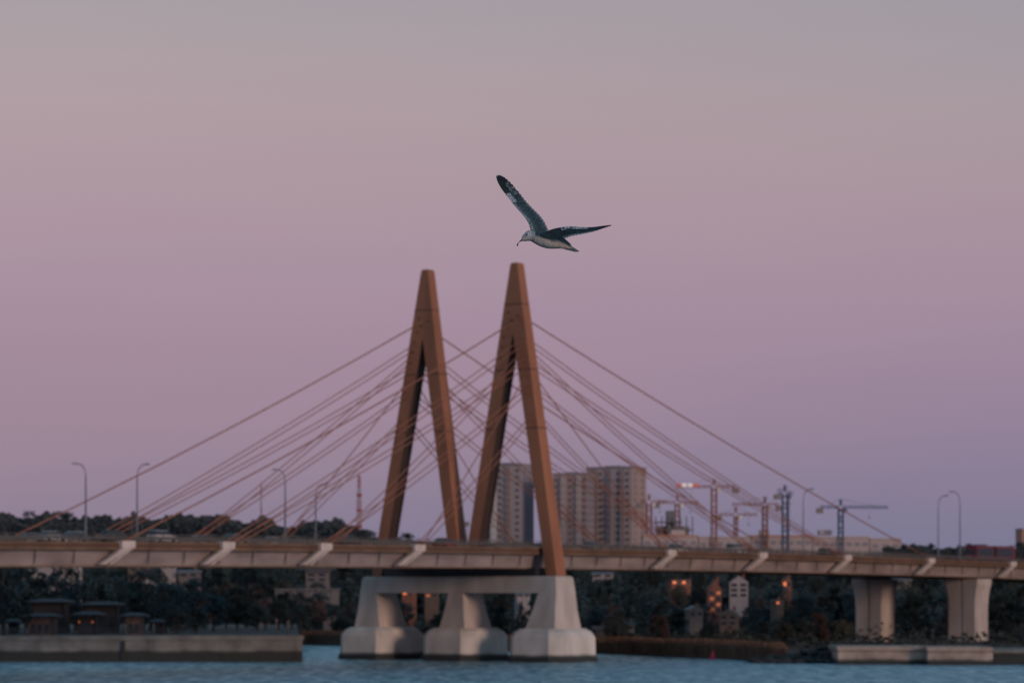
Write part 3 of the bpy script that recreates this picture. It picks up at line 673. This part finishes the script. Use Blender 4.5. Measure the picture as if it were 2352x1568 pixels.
def clear(px, D, h):
    for hx, hD, hw_, pyb, hpx in HOUSES:
        if hx < 900 and random.random() < 0.5: continue
        if D < hD+6 and abs(px-hx) < hw_/2+12 and D > 560:
            base = YH-(terr((px-1176)*D/F, D)-CH)*F/D; top = base-h*F/D
            if top < pyb-hpx*.35: return False
    return True
for D0, sp, hs in ((600, 54, .8), (645, 44, .9), (700, 36, .85), (760, 34, .85), (830, 40, .85)):
    px = -30+random.uniform(0, 20)
    while px < 2390:
        D = D0+random.uniform(-18, 18); x = (px-1176)*D/F
        k = random.choices(range(6), (5, 4, 3, 4, 1, 3))[0]; sc = hs*random.uniform(.65, 1.15)
        hh = (9, 8, 7.5, 10.5, 11, 6)[k]*sc
        ok = D > Ds(x)+13 and not (x < -42 and D < 690) and clear(px, D, hh) and not (D < 650 and 1950 < px < 2290 and D < 640)
        if ok:
            side = 'left of the pylon' if px < 830 else ('behind the pylon columns' if px < 1340 else ('right of the pylon' if px < 1940 else 'around the right-hand piers'))
            lvl = 'low on the bank ' if D0 < 680 else ('midway up the bank ' if D0 < 800 else 'high on the bank ')
            put_tree(k, x, D, terr(x, D)-.2, sc, lvl+side, 'trees')
        px += sp*random.uniform(.7, 1.3)
for px, D, k, sc in ((8, 500, 4, 1.55), (-18, 506, 3, 1.5), (42, 545, 3, 1.1), (75, 552, 0, 1.15), (130, 560, 3, 1.0), (175, 566, 4, .95), (222, 556, 0, 1.2), (262, 560, 3, 1.0), (300, 572, 0, 1.1), (345, 560, 1, 1.0), (392, 566, 0, 1.05), (430, 600, 3, .9), (470, 575, 2, .85), (520, 590, 0, .9), (565, 610, 1, .95), (610, 590, 2, .8), (655, 615, 0, .85), (690, 640, 1, .9), (730, 655, 2, .75), (405, 520, 5, .7), (450, 530, 5, .8), (150, 600, 3, 1.2), (330, 610, 3, 1.15), (60, 600, 3, 1.25), (250, 620, 0, 1.3), (500, 640, 3, 1.0), (600, 650, 3, .9), (410, 545, 0, .95), (445, 560, 3, .95), (490, 550, 0, .8), (545, 560, 3, .8), (590, 560, 5, .9), (640, 575, 1, .75), (670, 590, 0, .7), (380, 535, 3, .85)):
    x = (px-1176)*D/F; put_tree(k, x, D, 3.9, sc, 'standing on the left quay', 'quay trees')
px = -20
while px < 1010:
    D = random.uniform(1150, 1240); x = (px-1176)*D/F
    put_tree(random.choice((0, 3, 0, 1)), x, D, terr(x, D)-(0.6 if px < 850 else 3.2)+1.8*noise.noise(Vector((px*.01, 5, 0))), random.uniform(.85, 1.15), 'on the far ridge above the deck at the left', 'ridge')
    px += random.uniform(14, 24)
px = 2040
while px < 2390:
    D = random.uniform(1180, 1260); x = (px-1176)*D/F
    put_tree(random.choice((0, 3, 1)), x, D, terr(x, D)+2, random.uniform(.7, .95), 'on the far ridge above the deck at the right', 'ridge')
    px += random.uniform(14, 24)

# ---------------------------------------------------------------- tower blocks
def tower(px, D, wd, dp, ztop, rz, wall, side, label, strips, ncol=4, nside=2, rh=2.5):
    x = (px-1176)*D/F; zb = 17.0
    t = thing('tower_block', label, 'apartment tower', (x, D, zb), rz); H = ztop-zb
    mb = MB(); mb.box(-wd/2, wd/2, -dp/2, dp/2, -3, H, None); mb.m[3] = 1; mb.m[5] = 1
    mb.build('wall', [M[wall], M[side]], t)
    mb = MB(); mb.box(-wd/2-.2, wd/2+.2, -dp/2-.2, dp/2+.2, H+.003, H+.9); rf = mb.build('roof', M['tower_grey'], t)
    mb = MB(); mb.box(-wd*.2, wd*.15, -3, 3, H+.9, H+.9+rh); mb.build('roof_house', M['tower_grey'], rf)
    for i, mt in strips:
        xx = -wd/2+wd*i
        mb = MB()
        mb.box(xx-1.2, xx+1.2, -dp/2-.5, -dp/2-.003, 0, H-.3)
        for k in range(int(H/3)): mb.box(xx-1.25, xx+1.25, -dp/2-.95, -dp/2-.502, k*3+.1, k*3+1.4)
        mb.build('balcony_stack', M[mt], t)
    rows = min(13, int(96/(ncol+nside)))
    me = None
    for r in range(rows):
        z = H-2.4-r*3.0
        for c in range(ncol):
            xx = -wd/2+wd*(c+.5)/ncol
            if me is None:
                mb = MB(); mb.box(-.9, .9, -.06, .06, -.7, .7); o = mb.build('window', M['win_mid'], t); me = o.data
            else: o = bpy.data.objects.new('window', me); COL.objects.link(o); o.parent = t
            o.location = (xx, -dp/2-.03, z)
        for c in range(nside):
            yy = -dp/2+dp*(c+.5)/nside
            o = bpy.data.objects.new('window', me); COL.objects.link(o); o.parent = t
            o.location = (wd/2+.03, yy, z); o.rotation_euler = (0, 0, math.pi/2)
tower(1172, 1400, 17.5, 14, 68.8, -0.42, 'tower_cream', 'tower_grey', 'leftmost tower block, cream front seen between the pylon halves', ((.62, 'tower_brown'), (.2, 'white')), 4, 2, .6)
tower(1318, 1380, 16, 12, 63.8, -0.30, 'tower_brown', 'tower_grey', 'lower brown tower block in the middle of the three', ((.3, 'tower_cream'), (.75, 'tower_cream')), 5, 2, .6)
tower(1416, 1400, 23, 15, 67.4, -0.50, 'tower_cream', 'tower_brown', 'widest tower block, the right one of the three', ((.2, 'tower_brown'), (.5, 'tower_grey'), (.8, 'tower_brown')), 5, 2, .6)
D = 1250; sc = D/F
t = thing('long_low_building', 'long pale low building with orange roof edge right of the tower blocks', 'commercial building', ((1770-1176)*sc, D, 15))
off = ((1770-1176)*sc, D, 15)
for a, b_, yt, m in ((1475, 1600, 1229, 'mall_orange'), (1602, 1720, 1232, 'mall'), (1722, 1860, 1229, 'mall_orange'), (1862, 1990, 1232, 'mall'), (1992, 2062, 1236, 'mall')):
    zt = CH+(YH-yt)*sc; x0, x1 = (a-1176)*sc, (b_-1176)*sc
    mb = MB(); mb.box(x0, x1, D-10, D+10, 12, zt-.8); wv = mb.build('wall', M['mall'], t, off)
    mb = MB(); mb.box(x0-.1, x1+.1, D-10.3, D+10.3, zt-.797, zt); mb.build('parapet', M[m], t, off)
    n = int((x1-x0)/3.2)
    for i in range(n):
        xx = x0+(x1-x0)*(i+.5)/n
        mb = MB(); mb.box(xx-1.1, xx+1.1, D-10.08, D-10.003, zt-4.0, zt-2.4); mb.build('window', M['tower_grey'], t, off)
for a, b_ in ((1540, 1572), (1745, 1765), (1880, 1908)):
    mb = MB(); mb.box((a-1176)*sc, (b_-1176)*sc, D-5, D+5, CH+(YH-1228)*sc, CH+(YH-1217)*sc); mb.build('roof_unit', M['mall'], t, off)
t = thing('edge_building', 'pale orange building cut by the right picture edge', 'building', ((2352-1176)*sc, D, 15)); off = ((2352-1176)*sc, D, 15)
mb = MB(); mb.box((2340-1176)*sc, (2400-1176)*sc, D-8, D+8, 12, CH+(YH-1217)*sc); mb.build('wall', M['mall_orange'], t, off)
mb = MB(); mb.box((2339-1176)*sc, (2401-1176)*sc, D-8.3, D+8.3, CH+(YH-1217)*sc+.003, CH+(YH-1213)*sc); mb.build('roof', M['mall'], t, off)
for i in range(4):
    mb = MB(); mb.box((2345+i*12-1176)*sc, (2351+i*12-1176)*sc, D-8.06, D-8.003, 30, 33); mb.build('window', M['win_mid'], t, off)
D = 1300; sc = D/F; x0, x1 = (1503-1176)*sc, (1588-1176)*sc; off = ((x0+x1)/2, D, 15)
t = thing('unfinished_building', 'grey concrete building under construction beside the orange cranes', 'building under construction', off)
ztop = CH+(YH-1186)*sc
z = 15
while z < ztop:
    xe = x1 if z < ztop-5 else x1-4
    mb = MB(); mb.box(x0, xe, D-7, D+7, z, z+.35); sl = mb.build('floor_slab', M['con_grey'], t, off)
    z += 3.2
i = 0
while x0+i*2.6 < x1:
    xx = x0+i*2.6+.3; mb = MB(); mb.box(xx-.25, xx+.25, D-6.8, D-6.3, 15, ztop); mb.build('column', M['con_grey'], t, off); i += 1
mb = MB(); mb.box(x0+5, x0+9, D-3, D+4, 15, ztop+2.5); mb.build('lift_core', M['con_grey'], t, off)
mb = MB(); mb.box(x0+1, x1-1, D-1.5, D-1, 15, ztop-4); mb.build('infill_wall', M['tower_grey'], t, off)

# ---------------------------------------------------------------- cranes
def lattice(mb, p0, p1, w_, seg, r=.1):
    p0 = Vector(p0); p1 = Vector(p1); d = (p1-p0); L = d.length; d.normalize()
    up = Vector((0, 0, 1)) if abs(d.z) < .9 else Vector((0, 1, 0))
    a = d.cross(up).normalized()*w_/2; b_ = a.cross(d).normalized()*w_/2
    cs = [a+b_, a-b_, -a-b_, -a+b_]
    for c in cs: mb.tube([p0+c, p1+c], r*1.5, 4)
    n = max(1, int(L/seg))
    for i in range(n):
        q0 = p0+d*(L*i/n); q1 = p0+d*(L*(i+1)/n)
        for k in range(4):
            c0, c1 = cs[k], cs[(k+1) % 4]
            mb.tube([q0+c0, q1+c1] if i % 2 else [q0+c1, q1+c0], r, 4)
def crane(px, ytop, jl, jr, D, m, label, wm=1.8, yaw=0.15, panel=False, up=0.0):
    sc = D/F; x = (px-1176)*sc; zb = 16; zt = CH+(YH-ytop)*sc
    t = thing('tower_crane', label, 'crane', (x, D, zb), yaw, 'tower cranes on the skyline'); H = zt-zb
    mb = MB(); lattice(mb, (0, 0, 0), (0, 0, H), wm, 2.2, .14); mb.build('mast', M[m], t)
    L0, L1 = (jl-px)*sc/math.cos(yaw), (jr-px)*sc/math.cos(yaw)
    for L in (L0, L1):
        if abs(L) < .5: continue
        mb = MB(); lattice(mb, (math.copysign(.8, L), 0, H+.4), (L, 0, H+.4+abs(L)*up), .9, 2.0, .08)
        mb.build('jib' if abs(L) == max(abs(L0), abs(L1)) else 'counter_jib', M[m], t)
    mb = MB(); lattice(mb, (0, 0, H+1), (0, 0, H+3.6), .7, 1.2, .1)
    for L in (L0, L1): mb.tube([(0, 0, H+3.6), (L*.7, 0, H+1)], .06, 4)
    mb.build('tower_head', M[m], t)
    mb = MB(); mb.box(.9, 2.4, -1, .8, H-1.8, H+.0); mb.build('cab', M['white'] if m == 'crane_orange' else M[m], t)
    Ls = L0 if abs(L0) < abs(L1) else L1
    mb = MB(); mb.box(Ls-1.3, Ls+1.3, -.8, .8, H-2.2, H-.1); mb.build('counterweight', M['counter'], t)
    mb = MB(); Lb = L0 if Ls == L1 else L1; mb.tube([(Lb*.6, 0, H), (Lb*.6, 0, H-3.5)], .05, 4); mb.box(Lb*.6-.3, Lb*.6+.3, -.3, .3, H-4.2, H-3.5); mb.build('hook', M['counter'], t)
    if panel:
        for i in range(4):
            xx = L0+i*2.4; mb = MB(); mb.box(xx, xx+1.9, -.8, -.7, H+.2, H+1.6); mb.build('lit_panel', M['sign_white'] if i in (1, 2) else M['sign_red'], t)
crane(1640, 1119, 1552, 1690, 1240, 'crane_orange', 'tallest orange crane, carrying small white and red panels on its jib', 2.0, .1, True)
crane(1757, 1160, 1680, 1790, 1240, 'crane_orange', 'smaller orange crane directly left of the upright blue crane', 1.8)
crane(1803, 1134, 1785, 1822, 1230, 'crane_blue', 'upright blue crane with a very short jib', 2.0)
crane(1931, 1166, 2042, 1882, 1240, 'crane_blue', 'blue crane furthest right with a long thin jib', 1.8)
crane(1556, 1155, 1508, 1606, 1320, 'crane_orange', 'orange crane rising behind the unfinished building', 1.8)
crane(1491, 1154, 1532, 1470, 1290, 'crane_orange', 'orange crane furthest left, next to the widest tower block', 2.0)
crane(1690, 1183, 1650, 1740, 1290, 'crane_orange', 'lowest orange crane between the tallest one and the smaller one', 1.3)
def rmast(px, ytop, D, w_, label):
    sc = D/F; x = (px-1176)*sc; zt = CH+(YH-ytop)*sc; t = thing('radio_mast', label, 'radio mast', (x, D, 20)); H = zt-20; n = 8
    for i in range(n):
        mb = MB(); ww = w_*(1-.75*i/n); lattice(mb, (0, 0, H*i/n), (0, 0, H*(i+1)/n), ww, 1.6, .12 if w_ > 1 else .07)
        mb.build('mast_section', M['mast_red'] if i % 2 else M['wall_white'], t)
    if w_ > 1:
        for z in (.45, .62, .78):
            mb = MB(); mb.box(-1.1, 1.1, -.9, .9, H*z, H*z+1.3); mb.build('antenna', M['mast_red'], t)
    mb = MB(); mb.tube([(0, 0, H), (0, 0, H+2)], .08, 5); mb.build('spire', M['mast_red'], t)
rmast(825, 1092, 1300, 2.6, 'stout red and white lattice mast just left of the pylon')
rmast(600, 1112, 1350, .9, 'thin red and white mast standing far left of the stout one')

# ---------------------------------------------------------------- gull
GD = 27.0
go = P(1255, 548, GD)
gull = thing('seagull', 'grey gull with dark wingtips flying left above the bridge pylon', 'bird', go)
gv, gf, gc = [], [], []
def gp(px, py, y): return P(px, py, GD+y)-go
def lerpc(a, b, t): t = max(0, min(1, t)); return tuple(a[i]*(1-t)+b[i]*t for i in range(3))
DK, GR, LT, TL, BE = (.006, .014, .019), (.05, .095, .12), (.50, .58, .63), (.017, .047, .064), (.42, .37, .335)
k_ = GD/F
st = [(1198, 549.5, 3.8, 3.5), (1201, 547, 6.8, 6), (1206, 544.5, 9.8, 8.5), (1213, 541.5, 12, 10.5), (1220, 542, 12.5, 11), (1230, 546, 14.5, 13), (1242, 549, 17.5, 16.5), (1256, 551, 19.5, 18.5), (1270, 553, 18.5, 17), (1283, 557, 14, 13), (1295, 562, 9.5, 10), (1305, 567, 5.5, 7), (1312, 570, 2.5, 4)]
fine = []
def cr(p0, p1, p2, p3, t): return tuple(.5*((2*b)+(-a+c)*t+(2*a-5*b+4*c-d)*t*t+(-a+3*b-3*c+d)*t**3) for a, b, c, d in zip(p0, p1, p2, p3))
for i in range(len(st)-1):
    for q in range(6): fine.append(cr(st[max(0, i-1)], st[i], st[i+1], st[min(len(st)-1, i+2)], q/6))
fine.append(st[-1]); NS = 32
for (px, py, hh, ww) in fine:
    for k in range(NS):
        a = 2*math.pi*k/NS; q = gp(px, py-hh*math.sin(a), 0)+Vector((0, math.cos(a)*ww*k_, 0)); gv.append(q)
        up = math.sin(a); n = noise.noise(Vector((px*.4, up*5, 1))); n3 = noise.noise(Vector((px*.9, up*9, 5)))
        if px < 1230:
            c = lerpc(BE, (.40, .46, .50), (up+.7)); c = lerpc(c, TL, max(0, n*1.4)*(.4+max(0, up)))
            c = lerpc(c, DK, max(0, n3*1.2-.3))
            if 1205 < px < 1213 and -.1 < up < .5: c = lerpc(c, DK, .45)
            if 1222 < px: c = lerpc(c, GR, .4)
        else:
            c = lerpc(BE, TL, (up+.08)*2.2); c = lerpc(c, DK, max(0, n*.9-.1) if up > 0 else max(0, n*.4)); c = lerpc(c, LT, max(0, n3*.5-.12))
        if up < -.8: c = lerpc(c, DK, .4)
        gc.append(c)
nr = len(fine)
for i in range(nr-1):
    for k in range(NS): gf.append((i*NS+k, i*NS+(k+1) % NS, (i+1)*NS+(k+1) % NS, (i+1)*NS+k))
gf.append(tuple(range(NS))); gf.append(tuple((nr-1)*NS+k for k in reversed(range(NS))))
def wing(lead, trail, colf, thick, mspan=110, nch=26, saw=22, sawamp=.09, flip=1):
    def samp(pl, u):
        f_ = u*(len(pl)-1); i = min(int(f_), len(pl)-2); return cr(pl[max(0, i-1)], pl[i], pl[i+1], pl[min(len(pl)-1, i+2)], f_-i)
    base = len(gv)
    for side in (0, 1):
        for j in range(mspan+1):
            u = j/mspan; a = Vector(gp(*samp(lead, u))); b_ = Vector(gp(*samp(trail, u)))
            ext = 1-sawamp*((u*saw) % 1.0)*(1 if u > .08 else 0)
            u2 = min(1, u+.02); d = Vector(gp(*samp(lead, u2)))-Vector(gp(*samp(lead, max(0, u2-.04))))
            nrm = d.cross(b_-a).normalized()*flip
            for i in range(nch+1):
                v = i/nch; p = a.lerp(b_, v*ext)
                cam = math.sin(math.pi*v**.7)*(b_-a).length*.07
                th = thick*(1-u*.85)*(max(0, v)**.5)*(1-v)*1.6*(0.5 if side else -.5)
                gv.append(p+nrm*(cam+th)); gc.append(colf(u, v, side))
    W = nch+1; S_ = (mspan+1)*W
    for side in (0, 1):
        o = base+side*S_
        for j in range(mspan):
            for i in range(nch):
                q = (o+j*W+i, o+j*W+i+1, o+(j+1)*W+i+1, o+(j+1)*W+i); gf.append(q if side else q[::-1])
def c_far(u, v, side):
    n = noise.noise(Vector((u*26, v*6, 2))); n2_ = noise.noise(Vector((u*90, v*16, 7)))
    c = lerpc(GR, TL, .5+n*1.2+n2_*.6)
    if v < .22 and u < .62: c = lerpc(c, LT, .05+n2_*1.6)
    if .4 < v < .75 and u < .5: c = lerpc(c, DK, .35+n2_)
    if v > .85: c = lerpc(c, LT, .25 if (u*44) % 2 < 1 else .0)
    if u > .45: c = lerpc(c, DK, (u-.45)*3.5)
    if .52 < u < .66 and v < .42 and n2_ > 0: c = lerpc(c, LT, .9)
    if .62 < u < .80 and .5 < v < .92 and n2_+n*.5 > .15: c = lerpc(c, LT, .5)
    if u > .82: c = DK
    if u > .97: c = lerpc(DK, LT, .3)
    return c
def c_near(u, v, side):
    n = noise.noise(Vector((u*22, v*5, 12))); n2_ = noise.noise(Vector((u*60, v*11, 17)))
    c = lerpc(DK, TL, .3+n)
    if v < .24 and .3 < u < .66 and n2_ > -.05: c = lerpc(c, LT, .9)
    if v > .82 and .3 < u < .75: c = lerpc(c, LT, .4)
    if u > .8: c = DK
    return c
wing([(1220, 534, .03), (1214, 514, .06), (1204, 498, .09), (1191, 483, .14), (1178, 468, .18), (1164, 450, .23), (1152, 434, .28), (1143, 418, .32), (1139, 404, .35)],
     [(1262, 538, .03), (1254, 514, .07), (1242, 496, .11), (1226, 480, .15), (1209, 462, .19), (1194, 443, .24), (1176, 422, .28), (1159, 407, .32), (1146, 401.5, .35)], c_far, .03)
wing([(1236, 541, -.04), (1262, 528.5, -.08), (1285, 522.5, -.12), (1310, 520, -.17), (1335, 521.5, -.22), (1360, 521.5, -.27), (1385, 518.5, -.32), (1404, 516.5, -.36)],
     [(1246, 545, -.075), (1272, 550, -.11), (1292, 550, -.16), (1312, 543.5, -.22), (1337, 538.5, -.27), (1360, 533.5, -.31), (1385, 525, -.34), (1404, 518.5, -.365)], c_near, .035)
def c_tail(u, v, side):
    c = lerpc(TL, LT, .4 if u < .7 else .15)
    return lerpc(c, DK, .6 if (v*8) % 2 < .7 else 0)
wing([(1286, 551, .03), (1303, 558, .05), (1317, 568, .06), (1331, 577, .06)], [(1284, 568, -.03), (1294, 572, -.04), (1302, 574.5, -.05), (1309, 575.5, -.05)], c_tail, .012, 24, 16, 1, 0)
wing([(1280, 545, .0), (1293, 546, .0), (1303, 553, .0), (1313, 563, .0)], [(1278, 556, -.02), (1288, 558, -.02), (1296, 560, -.02), (1309, 563, -.02)], lambda u, v, s: lerpc(DK, TL, .4), .012, 20, 8, 1, 0)
me = bpy.data.meshes.new('body'); me.from_pydata([tuple(p) for p in gv], [], gf)
ca = me.color_attributes.new('plumage', 'FLOAT_COLOR', 'POINT')
ca.data.foreach_set('color', [x for c in gc for x in (*c, 1.0)])
me.polygons.foreach_set('use_smooth', [True]*len(gf)); me.update()
gm = bpy.data.materials.new('plumage'); gm.use_nodes = True; n3 = gm.node_tree; b = n3.nodes['Principled BSDF']; b.inputs['Roughness'].default_value = .75
at = n3.nodes.new('ShaderNodeAttribute'); at.attribute_name = 'plumage'
nn = n3.nodes.new('ShaderNodeTexNoise'); nn.inputs['Scale'].default_value = 90; nn.inputs['Detail'].default_value = 3
tcg = n3.nodes.new('ShaderNodeTexCoord'); n3.links.new(tcg.outputs['Object'], nn.inputs['Vector'])
mrr = n3.nodes.new('ShaderNodeMapRange'); mrr.inputs['From Min'].default_value = .3; mrr.inputs['From Max'].default_value = .7; mrr.inputs['To Min'].default_value = .65; mrr.inputs['To Max'].default_value = 1.35
n3.links.new(nn.outputs['Fac'], mrr.inputs['Value'])
vm = n3.nodes.new('ShaderNodeVectorMath'); vm.operation = 'SCALE'; n3.links.new(at.outputs['Color'], vm.inputs[0]); n3.links.new(mrr.outputs[0], vm.inputs['Scale'])
n3.links.new(vm.outputs[0], b.inputs['Base Color'])
me.materials.append(gm)
bo = bpy.data.objects.new('body', me); COL.objects.link(bo); bo.parent = gull
mb = MB(); NB = 12; rings = []
for px, py, r in ((1206, 547, 8.0), (1200, 549.5, 7.2), (1195.5, 552.5, 6.2), (1192, 555.5, 5.6), (1189.5, 559, 4.6), (1188.8, 562.5, 2.6), (1189.2, 565, .8)):
    c = gp(px, py, 0); rings.append([tuple(c+Vector((math.sin(2*math.pi*q/NB)*r*k_*.7, math.cos(2*math.pi*q/NB)*r*k_*.6, math.sin(2*math.pi*q/NB)*r*k_*.8))) for q in range(NB)])
mb.loft(rings); mb.build('bill', M['bill'], bo, smooth=True)
for sg in (-1, 1):
    me2 = bpy.data.meshes.new('eye'); bm = bmesh.new(); bmesh.ops.create_uvsphere(bm, u_segments=12, v_segments=8, radius=1.6*k_); bm.to_mesh(me2); bm.free(); me2.materials.append(M['eye'])
    e = bpy.data.objects.new('eye', me2); COL.objects.link(e); e.parent = bo; e.location = gp(1208.5, 541, 0)+Vector((0, sg*8.6*k_, 0))
